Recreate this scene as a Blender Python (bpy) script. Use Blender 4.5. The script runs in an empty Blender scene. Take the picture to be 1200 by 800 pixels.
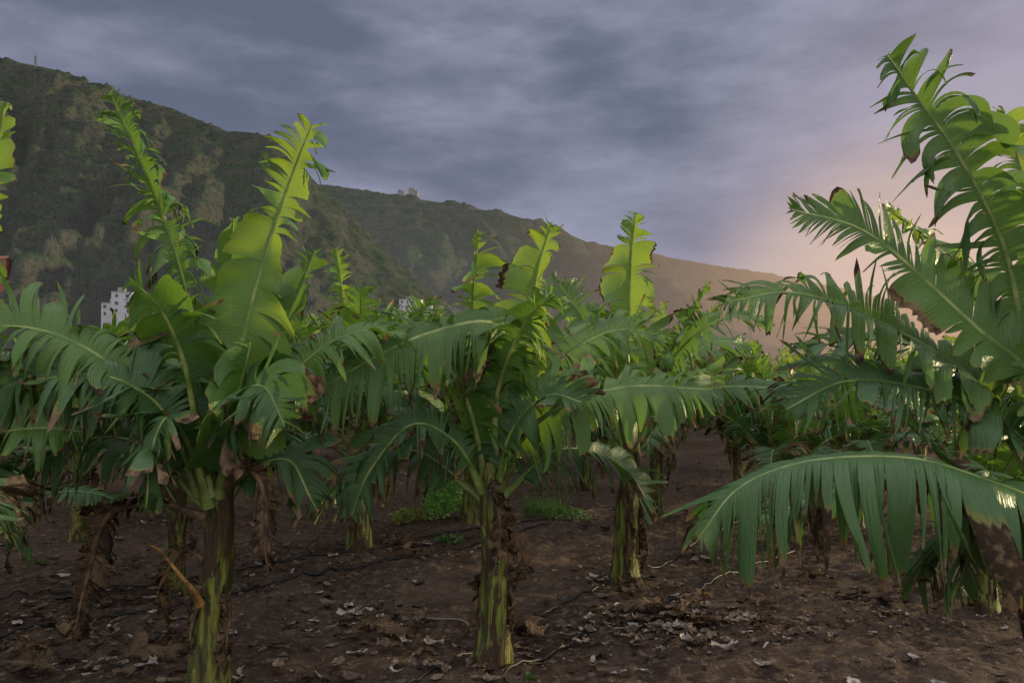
import bpy, math, random
import numpy as np
from mathutils import Vector, noise
random.seed(7)
scene = bpy.context.scene
COL = scene.collection
scene.view_settings.view_transform = 'Standard'
scene.view_settings.look = 'None'
scene.view_settings.exposure = 0

# ------------------------------------------------------------------ helpers
class NT:
    def __init__(s, tree):
        s.t = tree
    def n(s, typ, **kw):
        nd = s.t.nodes.new(typ)
        for k, v in kw.items():
            setattr(nd, k, v)
        return nd
    def set(s, sock, v):
        if isinstance(v, bpy.types.NodeSocket):
            s.t.links.new(v, sock)
        else:
            if isinstance(v, (tuple, list)) and len(v) == 3 and sock.type == 'RGBA':
                v = (*v, 1)
            sock.default_value = v
    def math(s, op, a, b=0.0, c=None, clamp=False):
        nd = s.n('ShaderNodeMath', operation=op); nd.use_clamp = clamp
        s.set(nd.inputs[0], a); s.set(nd.inputs[1], b)
        if c is not None: s.set(nd.inputs[2], c)
        return nd.outputs[0]
    def mix(s, f, a, b, mode='MIX'):
        nd = s.n('ShaderNodeMix', data_type='RGBA', blend_type=mode)
        s.set(nd.inputs[0], f); s.set(nd.inputs[6], a); s.set(nd.inputs[7], b)
        return nd.outputs[2]
    def ramp(s, f, a, b):
        nd = s.n('ShaderNodeMapRange'); nd.interpolation_type = 'SMOOTHSTEP'
        s.set(nd.inputs[0], f); s.set(nd.inputs[1], a); s.set(nd.inputs[2], b)
        return nd.outputs[0]
    def noise(s, vec, scale, detail=4, rough=.55, dist=0.0):
        nd = s.n('ShaderNodeTexNoise')
        if vec is not None: s.set(nd.inputs['Vector'], vec)
        nd.inputs['Scale'].default_value = scale; nd.inputs['Detail'].default_value = detail
        nd.inputs['Roughness'].default_value = rough; nd.inputs['Distortion'].default_value = dist
        return nd.outputs[0]
    def mapping(s, vec, scale=(1, 1, 1), loc=(0, 0, 0), rot=(0, 0, 0)):
        nd = s.n('ShaderNodeMapping'); s.set(nd.inputs[0], vec)
        nd.inputs[1].default_value = loc; nd.inputs[2].default_value = rot; nd.inputs[3].default_value = scale
        return nd.outputs[0]
    def bump(s, h, strength=.4, dist=.01):
        nd = s.n('ShaderNodeBump'); s.set(nd.inputs['Height'], h)
        nd.inputs['Strength'].default_value = strength; nd.inputs['Distance'].default_value = dist
        return nd.outputs[0]

def new_mat(name):
    m = bpy.data.materials.new(name); m.use_nodes = True
    m.node_tree.nodes.clear()
    q = NT(m.node_tree)
    q.out = q.n('ShaderNodeOutputMaterial')
    return m, q

def principled(q, col, rough=.6, normal=None, spec=.5):
    b = q.n('ShaderNodeBsdfPrincipled')
    q.set(b.inputs['Base Color'], col); q.set(b.inputs['Roughness'], rough)
    b.inputs['Specular IOR Level'].default_value = spec
    if normal is not None: q.set(b.inputs['Normal'], normal)
    return b.outputs[0]

def leaf_material(name, dark, light, under, trans, tw):
    m, q = new_mat(name)
    uv = q.n('ShaderNodeUVMap').outputs[0]
    sp = q.n('ShaderNodeSeparateXYZ'); q.set(sp.inputs[0], uv)
    u, v = sp.outputs[0], sp.outputs[1]
    at = q.n('ShaderNodeAttribute'); at.attribute_name = 'tone'
    sc = q.n('ShaderNodeSeparateColor'); q.set(sc.inputs[0], at.outputs[0])
    tr, tg, tb = sc.outputs
    geo = q.n('ShaderNodeNewGeometry'); obj = q.n('ShaderNodeTexCoord').outputs['Object']
    n1 = q.noise(obj, 5, 4)
    n2 = q.noise(q.mapping(uv, (4, 110, 1)), 1.0, 4, .6)
    f = q.math('ADD', q.math('MULTIPLY', n1, .6), q.math('MULTIPLY', tr, .45))
    f = q.math('ADD', f, q.math('MULTIPLY', q.math('SUBTRACT', tb, .5), .7))
    f = q.math('ADD', f, q.math('MULTIPLY', q.math('SUBTRACT', n2, .5), 1.0))
    c = q.mix(q.ramp(f, .12, .95), dark, light)
    c = q.mix(geo.outputs['Backfacing'], c, q.mix(.50, c, under))
    c = q.mix(q.math('MULTIPLY', q.math('SUBTRACT', 1.0, q.ramp(u, .0, .05)), .5), c, under)
    # drying edges
    n3 = q.noise(q.mapping(uv, (8, 60, 1)), 1.0, 5, .7)
    bf = q.math('ADD', tg, q.math('MULTIPLY', q.math('SUBTRACT', n3, .5), .9))
    yel = q.ramp(bf, .14, .42); brn = q.ramp(bf, .40, .56)
    n4 = q.noise(obj, 26, 4)
    brown = q.mix(q.ramp(q.math('ADD', n4, q.math('MULTIPLY', q.math('SUBTRACT', tr, .5), .3)), .35, .7), (.040, .022, .010), (.30, .20, .11))
    c = q.mix(q.math('MULTIPLY', yel, .65), c, (.29, .23, .03))
    c = q.mix(brn, c, brown)
    h = q.math('ADD', q.math('MULTIPLY', n2, 1.8), q.math('MULTIPLY', n1, .6))
    nrm = q.bump(h, .6, .009)
    p = principled(q, c, q.math('ADD', .27, q.math('MULTIPLY', brn, .55)), nrm, .45)
    t = q.n('ShaderNodeBsdfTranslucent'); q.set(t.inputs[0], q.mix(brn, q.mix(.35, trans, c), brown)); q.set(t.inputs['Normal'], nrm)
    mx = q.n('ShaderNodeMixShader'); mx.inputs[0].default_value = tw
    q.set(mx.inputs[1], p); q.set(mx.inputs[2], t.outputs[0])
    q.set(q.out.inputs[0], mx.outputs[0])
    return m

M_LEAF = leaf_material('banana_leaf_green', (.032, .100, .022), (.130, .28, .050), (.17, .28, .085), (.28, .48, .035), .34)
M_YOUNG = leaf_material('banana_leaf_young', (.062, .18, .034), (.18, .36, .070), (.22, .37, .10), (.48, .62, .03), .42)
M_OLD = leaf_material('banana_leaf_mature', (.020, .066, .020), (.085, .195, .052), (.11, .20, .075), (.15, .32, .04), .26)

def dry_material():
    m, q = new_mat('dry_leaf')
    obj = q.n('ShaderNodeTexCoord').outputs['Object']; uv = q.n('ShaderNodeUVMap').outputs[0]
    at = q.n('ShaderNodeAttribute'); at.attribute_name = 'tone'
    sc = q.n('ShaderNodeSeparateColor'); q.set(sc.inputs[0], at.outputs[0])
    n1 = q.noise(obj, 14, 5); n2 = q.noise(q.mapping(uv, (5, 120, 1)), 1, 4)
    f = q.math('ADD', q.math('MULTIPLY', n1, .6), q.math('MULTIPLY', sc.outputs[0], .5))
    c = q.mix(q.ramp(f, .3, .85), (.035, .020, .012), (.24, .155, .09))
    c = q.mix(q.math('MULTIPLY', q.ramp(n2, .5, .75), .6), c, (.40, .30, .20))
    nrm = q.bump(q.math('ADD', n1, n2), .7, .01)
    p = principled(q, c, .85, nrm, .2)
    t = q.n('ShaderNodeBsdfTranslucent'); q.set(t.inputs[0], c)
    mx = q.n('ShaderNodeMixShader'); mx.inputs[0].default_value = .2
    q.set(mx.inputs[1], p); q.set(mx.inputs[2], t.outputs[0]); q.set(q.out.inputs[0], mx.outputs[0])
    return m
M_DRY = dry_material()
def simple_noise_mat(name, a, b, sc, rough):
    m, q = new_mat(name)
    obj = q.n('ShaderNodeTexCoord').outputs['Object']
    q.set(q.out.inputs[0], principled(q, q.mix(q.ramp(q.noise(obj, sc, 4), .35, .7), a, b), rough))
    return m
M_RIB = simple_noise_mat('leaf_midrib', (.12, .19, .04), (.34, .40, .11), 9, .42)
M_RIBDRY = simple_noise_mat('dry_midrib', (.05, .03, .018), (.22, .14, .07), 16, .8)
M_AMBER = simple_noise_mat('amber_stalk', (.12, .05, .015), (.45, .24, .06), 18, .6)
def stem_material():
    m, q = new_mat('banana_stem')
    obj = q.n('ShaderNodeTexCoord').outputs['Object']
    st = q.noise(q.mapping(obj, (18, 18, 1.4)), 1.0, 6, .65)
    pt = q.noise(q.mapping(obj, (10, 10, 2.6)), 1.0, 6, .65, 1.2)
    p2 = q.noise(obj, 3.5, 4, .6)
    fine = q.noise(q.mapping(obj, (80, 80, 5)), 1.0, 3)
    c = q.mix(q.ramp(st, .40, .60), (.040, .055, .012), (.26, .29, .050))
    c = q.mix(q.math('MULTIPLY', q.ramp(fine, .45, .7), .6), c, (.16, .10, .04))
    br = q.math('ADD', pt, q.math('MULTIPLY', q.math('SUBTRACT', p2, .5), .35))
    c = q.mix(q.ramp(br, .46, .55), c, q.mix(fine, (.018, .010, .007), (.11, .065, .035)))
    h = q.math('ADD', st, q.math('ADD', pt, fine))
    q.set(q.out.inputs[0], principled(q, c, .5, q.bump(h, .9, .016), .35))
    return m
M_STEM = stem_material()

def mesh_obj(name, verts, faces, mats, smooth=True, uvs=None, tone=None, matidx=None):
    me = bpy.data.meshes.new(name)
    me.from_pydata([tuple(v) for v in verts], [], faces)
    for mt in mats: me.materials.append(mt)
    if smooth: me.polygons.foreach_set('use_smooth', [True] * len(me.polygons))
    if matidx is not None: me.polygons.foreach_set('material_index', matidx)
    if uvs is not None:
        l = np.zeros(len(me.loops), dtype=np.int32); me.loops.foreach_get('vertex_index', l)
        lay = me.uv_layers.new(name='UVMap')
        lay.data.foreach_set('uv', np.asarray(uvs, dtype=np.float32)[l].ravel())
    if tone is not None:
        ca = me.color_attributes.new('tone', 'FLOAT_COLOR', 'POINT')
        ca.data.foreach_set('color', np.asarray(tone, dtype=np.float32).ravel())
    me.update()
    return me

def add(name, data, parent=None, loc=(0, 0, 0), **props):
    o = bpy.data.objects.new(name, data); COL.objects.link(o); o.location = loc
    if parent is not None: o.parent = parent
    for k, v in props.items(): o[k] = v
    return o

def catmull(pts, n=160):
    P = np.array(pts, float)
    P = np.vstack([2 * P[0] - P[1], P, 2 * P[-1] - P[-2]])
    segs = len(P) - 3; out = []
    for i in range(n):
        t = i / (n - 1) * segs; k = min(int(t), segs - 1); f = t - k
        a, b, c, d = P[k:k + 4]
        out.append(.5 * ((2 * b) + (-a + c) * f + (2 * a - 5 * b + 4 * c - d) * f * f + (-a + 3 * b - 3 * c + d) * f ** 3))
    return np.array(out)

def nrmz(a):
    return a / np.maximum(np.linalg.norm(a, axis=-1, keepdims=True), 1e-9)

def leaf_mesh(name, pts, w=.3, seed=0, face=None, dr=1.0, v=.45, tear=(.8, .9), br=.35, st=.15,
              kind='mid', dc=.015, m=10, sweep=.30, rb=.022, crumple=0.0, wild=1.0, cup=0.0, prof=None, face2=None):
    rng = np.random.RandomState(seed)
    C = catmull(pts, 160)
    seg = np.linalg.norm(np.diff(C, axis=0), axis=1); S = np.concatenate([[0], np.cumsum(seg)]); L = S[-1]
    ph = rng.rand(4) * 6.28
    rr = S / L
    C = C + np.stack([np.sin(rr * 7 + ph[0]), np.sin(rr * 6 + ph[1]), np.sin(rr * 8 + ph[2])], 1) * .014 * (rr * (1 - rr) * 4)[:, None]
    T = nrmz(np.gradient(C, axis=0))
    if face is None:
        o = C[-1] - C[0]; o[2] = 0; o = o / (np.linalg.norm(o) + 1e-6)
        sd = np.array([-o[1], o[0], 0])
        hint = np.array([0, 0, 1.]) - .35 * o + sd * rng.uniform(-.6, .6)
    else:
        hint = np.array(face, float)
    H = np.tile(hint, (160, 1))
    if face2 is not None:
        f2 = np.clip((rr - .35) / .5, 0, 1)[:, None]
        H = H * (1 - f2) + np.array(face2, float) * f2
    N = nrmz(H - np.sum(T * H, axis=1)[:, None] * T)
    def at(s, A):
        return np.stack([np.interp(s, S, A[:, i]) for i in range(3)], 1)
    s0 = st * L
    V = []; F = []; UV = []; TN = []; MI = []; base = 0
    leafrand = rng.rand()
    for sg in (1, -1):
        s = s0; cols = []
        gi = 0; clump = 0.0
        while s < L - .008:
            r = (s - s0) / (L - s0)
            tr = max(-.4, tear[0] + (tear[1] - tear[0]) * r)
            gw = min(.5, .32 * (.070 ** tr) * (.45 + 3.2 * rng.rand() ** 3.4))
            gw = min(gw, L - .002 - s)
            tr = min(1, max(0, tr))
            if rng.rand() < .035 * tr * wild:
                s += min(gw, .035); gi += 1; continue
            k = max(3, int(round(gw / dc)) + 1)
            slim = min(1.0, .07 / max(gw, .01))
            clump = .72 * clump + .69 * rng.randn()      # neighbouring strips behave alike
            gp = dict(dr=dr * max(.1, 1 + .40 * wild * (clump + .6 * rng.randn()) * (.3 + .7 * tr) * (.4 + .6 * slim)), sw=.22 * (.5 * clump + rng.randn()) * wild * slim, ln=1 - .20 * rng.rand() ** 1.5,
                      br=rng.rand(), tn=rng.rand(), tw=rng.randn(3) * .85 * wild * slim * (.3 + .7 * tr),
                      nar=(.08 + .42 * rng.rand()) * slim * (.3 + .7 * tr), curl=rng.randn() * 2.6 * wild * (.3 + .7 * tr),
                      rot=rng.randn() * 1.05 * wild * slim * (.2 + .8 * tr), fold=rng.rand() * 1.0 * tr * slim)
            if rng.rand() < .13 * tr: gp['ln'] *= .5 + .35 * rng.rand()
            for j in range(k):
                cols.append((s + gw * j / (k - 1), s + gw / 2, gi, j, gp, gw, rng.rand()))
            gi += 1; s += gw
        if not cols: continue
        n = len(cols)
        sc = np.array([c[0] for c in cols]); cen = np.array([c[1] for c in cols]); gid = np.array([c[2] for c in cols])
        gwid = np.array([c[5] for c in cols])
        g = lambda key: np.array([c[4][key] for c in cols])
        r = (sc - s0) / (L - s0)
        shape = np.minimum(1, np.maximum(r, .001) / .12) ** .6 * np.maximum(1 - np.maximum(0, (r - .5) / .5) ** 2.6, 0) ** .65
        if prof is not None: shape = np.interp(r, np.linspace(0, 1, len(prof)), prof)
        off = (sc - cen) / np.maximum(gwid, 1e-4) * 2
        W = np.maximum(w * shape, .012) * g('ln') * (1 - .12 * np.array([c[6] for c in cols]) ** 1.5) * (1 - .14 * np.abs(off + .3) ** 2.5 * np.minimum(1, .05 / gwid))
        Pc = at(sc, C); Tc = nrmz(at(sc, T)); Nc = nrmz(at(sc, N)); Lc = np.cross(Tc, Nc) * sg
        a0 = v * (1 + .35 * np.sin(sc * 9 + ph[0]))
        d = Lc * np.cos(a0)[:, None] + Nc * np.sin(a0)[:, None] + Tc * (sweep + .75 * r ** 4)[:, None]
        d = nrmz(d)
        p = Pc + Lc * .004
        drc = g('dr'); tw = g('tw'); sw = g('sw'); nar = g('nar'); curl = g('curl') + cup * sg * 3; gbr = g('br'); rot = g('rot'); fold = g('fold')
        step = W / m
        pl = np.array([(-1) ** c[3] for c in cols]) * .0012
        bst = np.clip(1.0 - br * (.08 + .58 * gbr ** 2.2), .1, 1.1)
        wave = np.sin(sc * 23 + ph[3]) + .7 * np.sin(sc * 41 + ph[1])
        grid = []
        for j in range(m + 1):
            u = j / m
            us = max(0, u - .08)
            rt = rot * us * 1.2
            dx = (sc - cen)
            ln = nrmz(np.cross(Tc, d))
            shrink = 1 - nar * u ** 1.4 - .28 * max(0, u - .85) / .15 * np.minimum(1, .05 / gwid)
            shrink = np.maximum(shrink, .12)
            q = p + Tc * (dx * (shrink * np.cos(rt) - 1))[:, None] + ln * (dx * shrink * np.sin(rt))[:, None]
            q = q + ln * ((np.abs(dx) * fold * us) + pl * min(1, u * 4) + wave * .014 * u)[:, None]
            if crumple > 0:
                q = q + rng.randn(n, 3) * crumple * u
            grid.append(q)
            bb = np.clip((u - bst) / .16, 0, 1) * .85 + .5 * max(0, u - .93) / .07 * min(1, br * 1.6) + .3 * br * np.maximum(0, r - .9) / .1
            UV.append(np.stack([np.full(n, u), sc + sg * 3 + seed % 17], 1))
            TN.append(np.stack([g('tn'), bb, np.full(n, leafrand), np.ones(n)], 1))
            p = p + d * step[:, None]
            amt = min(1.0, u * 2.2 + .1)
            d = d + (np.array([0, 0, -1.])[None] * (drc * 5.5 * step)[:, None]
                     + tw * (step * 1.4 * amt)[:, None] + Tc * (sw * step * 5 * amt)[:, None]
                     + ln * (curl * step * amt * sg)[:, None])
            d = nrmz(d)
        G = np.array(grid)
        V.append(G.reshape(-1, 3))
        same = gid[1:] == gid[:-1]
        idx = np.nonzero(same)[0]
        for j in range(m):
            a = base + j * n + idx
            b = a + 1; c2 = a + n + 1; d2 = a + n
            q4 = np.stack([a, b, c2, d2], 1) if sg == 1 else np.stack([a, d2, c2, b], 1)
            F.extend(q4.tolist()); MI += [0] * len(q4)
        base += (m + 1) * n
    K = 36; R = 7
    ss = np.linspace(0, L, K)
    Pc = at(ss, C); Tc = nrmz(at(ss, T)); Nc = nrmz(at(ss, N)); Lc = np.cross(Tc, Nc)
    rad = rb * (1 - ss / L) ** .8 + .0025 + rb * .7 * np.exp(-ss / .10)
    tube = []
    for i in range(R):
        a = 2 * math.pi * i / R
        flat = .55 if math.sin(a) > 0 else 1.0
        tube.append(Pc + Lc * (np.cos(a) * rad)[:, None] + Nc * (np.sin(a) * rad * flat - rad * .35)[:, None])
    tube = np.stack(tube, 1).reshape(-1, 3)
    V.append(tube); UV.append(np.zeros((len(tube), 2))); TN.append(np.tile([.5, 0, .5, 1], (len(tube), 1)))
    for k in range(K - 1):
        for i in range(R):
            a = base + k * R + i; b = base + k * R + (i + 1) % R
            F.append([a, b, b + R, a + R]); MI.append(1)
    mats = {'mid': [M_LEAF, M_RIB], 'young': [M_YOUNG, M_RIB], 'old': [M_OLD, M_RIB], 'dry': [M_DRY, M_RIBDRY]}[kind]
    return mesh_obj(name, np.concatenate(V), F, mats, True, np.concatenate(UV), np.concatenate(TN), MI)

def stem_mesh(name, H, R0, seed):
    rng = np.random.RandomState(seed)
    K, Rr = 44, 28; V = []; F = []
    ph = rng.rand(4) * 6.28
    for k in range(K):
        t = k / (K - 1); z = t * H - .03
        base = R0 * (1.18 * math.exp(-t * 7) * .35 + 1.0 - .28 * t)
        for i in range(Rr):
            a = 2 * math.pi * i / Rr
            saw = ((a / 6.283 * 3 + t * 1.9 + ph[0]) % 1.0)
            r = base * (1 + .20 * saw - .10) + .014 * noise.noise(Vector((math.cos(a) * 2, math.sin(a) * 2, z * 7 + seed)))
            V.append((math.cos(a) * r + .025 * math.sin(z * 3 + ph[1]), math.sin(a) * r + .025 * math.sin(z * 2.6 + ph[2]), z))
    for k in range(K - 1):
        for i in range(Rr):
            a = k * Rr + i; b = k * Rr + (i + 1) % Rr
            F.append([a, b, b + Rr, a + Rr])
    F.append([(K - 1) * Rr + i for i in range(Rr)])
    return mesh_obj(name, V, F, [M_STEM])

def arc_pts(az, e0, bend, L, z0, n=7, r0=.03):
    p = np.array([math.cos(az) * r0, math.sin(az) * r0, z0]); out = [p.copy()]
    e = e0
    for i in range(n - 1):
        p = p + np.array([math.cos(az) * math.cos(e), math.sin(az) * math.cos(e), math.sin(e)]) * (L / (n - 1))
        out.append(p.copy()); e -= bend / (n - 1) * (0.5 + 1.0 * i / (n - 2))
    return out

def random_leaves(seed, n=12, crown=1.2, upr=3, phase=None):
    rng = random.Random(seed); out = []
    ph = rng.random() * 6.28 if phase is None else phase
    for i in range(n):
        age = i / (n - 1); az = ph + i * 2.4 + rng.uniform(-.25, .25)
        L = rng.uniform(1.5, 2.0) * (.88 if i < 2 else 1)
        e0 = math.radians(86 - age * 48 + rng.uniform(-6, 6)); bend = math.radians(5 + age * 84 + rng.uniform(-12, 18))
        if i < upr:
            out.append(dict(pts=arc_pts(az, e0, bend, L, crown - .3), w=rng.uniform(.22, .30), dr=rng.uniform(.6, 1.4),
                            tear=(.4, .98), br=.45, kind='young', v=rng.uniform(.3, .9), st=.26, wild=1.5, cup=rng.uniform(-.6, .6)))
        else:
            if age < .6: L *= .88
            out.append(dict(pts=arc_pts(az, e0, bend, L, crown - .2 - .2 * age), w=rng.uniform(.32, .44), dr=rng.uniform(.5, 1.1),
                            tear=(.80, .98), br=.45 + .7 * age, kind='old' if age > .5 else 'mid', v=rng.uniform(.2, .65), st=.18, wild=1.2))
    return out

def random_dead(seed, n=4, crown=1.15, omin=.06, omax=.26):
    rng = random.Random(seed); out = []
    for i in range(n):
        az = rng.random() * 6.28; z = rng.uniform(.5, crown); o = rng.uniform(omin, omax)
        c, s = math.cos(az), math.sin(az); dz = rng.uniform(.3, .6)
        out.append(dict(pts=[(c * .05, s * .05, z), (c * (.05 + o * .6), s * (.05 + o * .6), z + .03), (c * (.06 + o), s * (.06 + o), z - .12),
                             (c * (o + .07), s * (o + .07), z - dz * .6), (c * (o + .03), s * (o + .06), max(.06, z - dz))],
                        w=rng.uniform(.04, .09), dr=1.6, tear=(.9, .95), br=1, kind='dry', crumple=.006, st=.08, rb=.012))
    return out

def build_parts(leaves, dead, H, R0, seed, fine=True):
    parts = [('stem', stem_mesh('stem', H, R0, seed), None)]
    for i, sp in enumerate(leaves):
        sp = dict(sp); lab = sp.pop('label', None)
        if not fine: sp.setdefault('dc', .03); sp.setdefault('m', 6)
        parts.append(('leaf', leaf_mesh('leaf', seed=seed * 31 + i, **sp), lab))
    for i, sp in enumerate(dead):
        sp = dict(sp); lab = sp.pop('label', None)
        if not fine: sp.setdefault('dc', .03); sp.setdefault('m', 5)
        parts.append(('dead_leaf', leaf_mesh('dead_leaf', seed=seed * 37 + i + 500, **sp), lab))
    return parts

def place(parts, x, y, label, rot=0, scale=1.0):
    e = add('banana_plant', None, None, (x, y, ground_h(x, y)), label=label, category='banana plant', group='banana plants in the plantation rows')
    e.rotation_euler[2] = rot; e.scale = (scale,) * 3; e.empty_display_size = .3
    for nm, me, lab in parts:
        o = add(nm, me, e)
        if lab: o['label'] = lab
    return e

# ------------------------------------------------------------------ ground
def ground_h(x, y):
    f = 1.0 / (1 + (max(0, math.hypot(x, y - 5) - 14) / 12) ** 2)
    return f * noise.fractal(Vector((x * .9, y * .9, 0)), 1.0, 2.0, 3) * .04
def ground_fine(x, y):
    f = 1.0 / (1 + (max(0, math.hypot(x, y - 5) - 14) / 12) ** 2)
    n = noise.fractal(Vector((x * 6, y * 6, 3)), .9, 2.1, 5) * .022
    c = max(0, noise.noise(Vector((x * 11, y * 11, 9)))) * .04
    return ground_h(x, y) + f * (n + c)
NG = 340
V = []; F = []
for j in range(NG):
    t = j / (NG - 1) * 2 - 1
    y = 7.5 + 6.5 * t + 2600 * t ** 11
    for i in range(NG):
        s = i / (NG - 1) * 2 - 1
        x = 7.5 * s + 2600 * s ** 11
        V.append((x, y, ground_fine(x, y)))
for j in range(NG - 1):
    for i in range(NG - 1):
        a = j * NG + i
        F.append((a, a + 1, a + NG + 1, a + NG))
m, q = new_mat('dark_soil')
obj = q.n('ShaderNodeTexCoord').outputs['Object']
a1 = q.noise(obj, 1.1, 6, .6); a2 = q.noise(obj, 14, 6, .7); a3 = q.noise(obj, 60, 4, .7)
c = q.mix(q.ramp(a1, .35, .65), (.064, .040, .029), (.128, .084, .062))
c = q.mix(q.ramp(a2, .45, .7), c, (.20, .145, .112))
c = q.mix(q.math('MULTIPLY', q.ramp(a3, .5, .75), .6), c, (.032, .020, .014))
vo = q.n('ShaderNodeTexVoronoi'); vo.inputs['Scale'].default_value = 34; q.set(vo.inputs['Vector'], obj)
peb = q.ramp(vo.outputs[0], .05, .24)
c = q.mix(q.math('MULTIPLY', q.math('SUBTRACT', 1.0, peb), q.ramp(a2, .5, .6)), c, (.30, .25, .215))
h = q.math('ADD', q.math('MULTIPLY', a2, 1.4), q.math('ADD', a3, q.math('MULTIPLY', peb, -.6)))
q.set(q.out.inputs[0], principled(q, c, .95, q.bump(h, .9, .03), .15))
add('ground', mesh_obj('ground', V, F, [m]), kind='structure')

# ------------------------------------------------------------------ hills
def itp(x, tab):
    return float(np.interp(x, [a for a, b in tab], [b for a, b in tab]))
FOC = 933.0
def slope_tab(tab, R):
    return [((p - 600) / FOC, 1.7 + (430 - h) / FOC * R) for p, h in tab]
T1 = slope_tab([(-700, 40), (-300, 30), (0, 60), (60, 74), (120, 98), (200, 121), (262, 148), (300, 150), (325, 164), (346, 180), (366, 206), (400, 236), (430, 268), (470, 310), (510, 345), (560, 395), (620, 434), (700, 460)], 700)
T2 = slope_tab([(100, 260), (300, 213), (385, 211), (450, 222), (520, 234), (590, 246), (640, 260), (690, 282), (750, 291), (810, 304), (880, 316), (940, 326), (1000, 338), (1040, 350), (1100, 368), (1200, 395), (1300, 415), (1500, 436)], 1500)
def hill_z(tab, Y0, R, x, y, pw):
    a = x / y
    H = itp(a, tab)
    t = (y - Y0) / (R - Y0)
    f = max(0, min(t, 1)) ** pw
    k = 700.0 / R
    X = x * k; Y = y * k
    wob = 40 * noise.noise(Vector((X / 160, Y / 160, 8)))
    n = noise.fractal(Vector((X / 70, Y / 110, 1.3)), .8, 2.1, 7)
    g = 1 - abs(noise.noise(Vector(((X + wob) / 85 + Y / 420, Y / 300, 4)))) * 2.6
    g2 = 1 - abs(noise.noise(Vector(((X + wob) / 30 + Y / 300, Y / 120, 14)))) * 2.6
    n2 = noise.fractal(Vector((X / 16, Y / 16, 7)), .6, 2.1, 5)
    mid = max(0, 4 * t * (1 - t)) if t < 1 else 0
    mid = mid ** .6
    z = H * f - H * (.22 * max(0, g) + .09 * max(0, g2)) * mid + H * .10 * n * (mid + .04) + n2 * H * .026 * (f + .1)
    b = z / max(H, 20) * 12 + .35 * n
    z += (math.floor(b) + min(1, (b % 1) * 2.2) - b) * H / 12 * .55 * min(1, mid * 1.5)
    if t > 1: z = H * (1 - (t - 1) * 1.5) + H * .01 * n
    return z - 1.0
def hill_obj(name, tab, Y0, R, pw, a0, a1, na, ny, mat):
    V = []; F = []
    for j in range(ny):
        y = Y0 + (R - Y0) * 1.25 * (j / (ny - 1))
        for i in range(na):
            a = a0 + (a1 - a0) * i / (na - 1)
            V.append((a * y, y, hill_z(tab, Y0, R, a * y, y, pw)))
    for j in range(ny - 1):
        for i in range(na - 1):
            k = j * na + i
            F.append((k, k + 1, k + na + 1, k + na))
    return add(name, mesh_obj(name, V, F, [mat]), kind='structure')
def hill_mat(name, x0, x1, f0, f1, haze_cool, haze_warm, sc, dk):
    m, q = new_mat(name)
    gg = q.n('ShaderNodeNewGeometry'); pos = gg.outputs['Position']
    sp = q.n('ShaderNodeSeparateXYZ'); q.set(sp.inputs[0], pos)
    sn = q.n('ShaderNodeSeparateXYZ'); q.set(sn.inputs[0], gg.outputs['True Normal'])
    big = q.noise(pos, .010 * sc, 6, .6); mid = q.noise(pos, .06 * sc, 6, .7); fin = q.noise(pos, .30 * sc, 5, .75)
    ter = q.noise(q.mapping(pos, (.003, .003, .14)), 1.0, 6, .65, .4)
    K = lambda *v: tuple(a * dk for a in v)
    c = q.mix(q.ramp(big, .40, .60), K(.056, .096, .036), K(.084, .094, .052))
    c = q.mix(q.ramp(mid, .44, .58), c, K(.036, .064, .025))
    rock = q.math('MAXIMUM', q.math('MULTIPLY', q.ramp(ter, .53, .62), .6), q.math('MULTIPLY', q.math('SUBTRACT', 1.0, q.ramp(sn.outputs[2], .34, .62)), .60))
    c = q.mix(rock, c, K(.135, .115, .105))
    c = q.mix(q.math('MULTIPLY', q.ramp(fin, .50, .62), .80), c, K(.020, .036, .015))
    h = q.math('ADD', mid, q.math('MULTIPLY', fin, .7))
    bs = principled(q, c, .95, q.bump(h, .9, 7.0), .1)
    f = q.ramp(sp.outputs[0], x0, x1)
    em = q.n('ShaderNodeEmission'); q.set(em.inputs[0], q.mix(f, haze_cool, haze_warm))  # haze glow painted into the hill as emission, stronger and warmer towards the right
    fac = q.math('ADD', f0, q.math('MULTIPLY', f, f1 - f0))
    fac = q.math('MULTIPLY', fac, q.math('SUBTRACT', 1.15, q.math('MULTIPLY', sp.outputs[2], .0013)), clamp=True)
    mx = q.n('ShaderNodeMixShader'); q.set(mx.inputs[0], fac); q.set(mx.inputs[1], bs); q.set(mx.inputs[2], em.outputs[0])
    q.set(q.out.inputs[0], mx.outputs[0])
    return m
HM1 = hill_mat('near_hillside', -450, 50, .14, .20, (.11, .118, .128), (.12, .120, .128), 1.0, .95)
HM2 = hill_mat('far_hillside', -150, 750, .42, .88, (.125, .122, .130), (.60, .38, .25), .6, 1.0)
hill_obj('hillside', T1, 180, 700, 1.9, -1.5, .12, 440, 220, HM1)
hill_obj('mountain_ridge', T2, 480, 1500, 1.5, -.6, 1.0, 440, 170, HM2)

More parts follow.
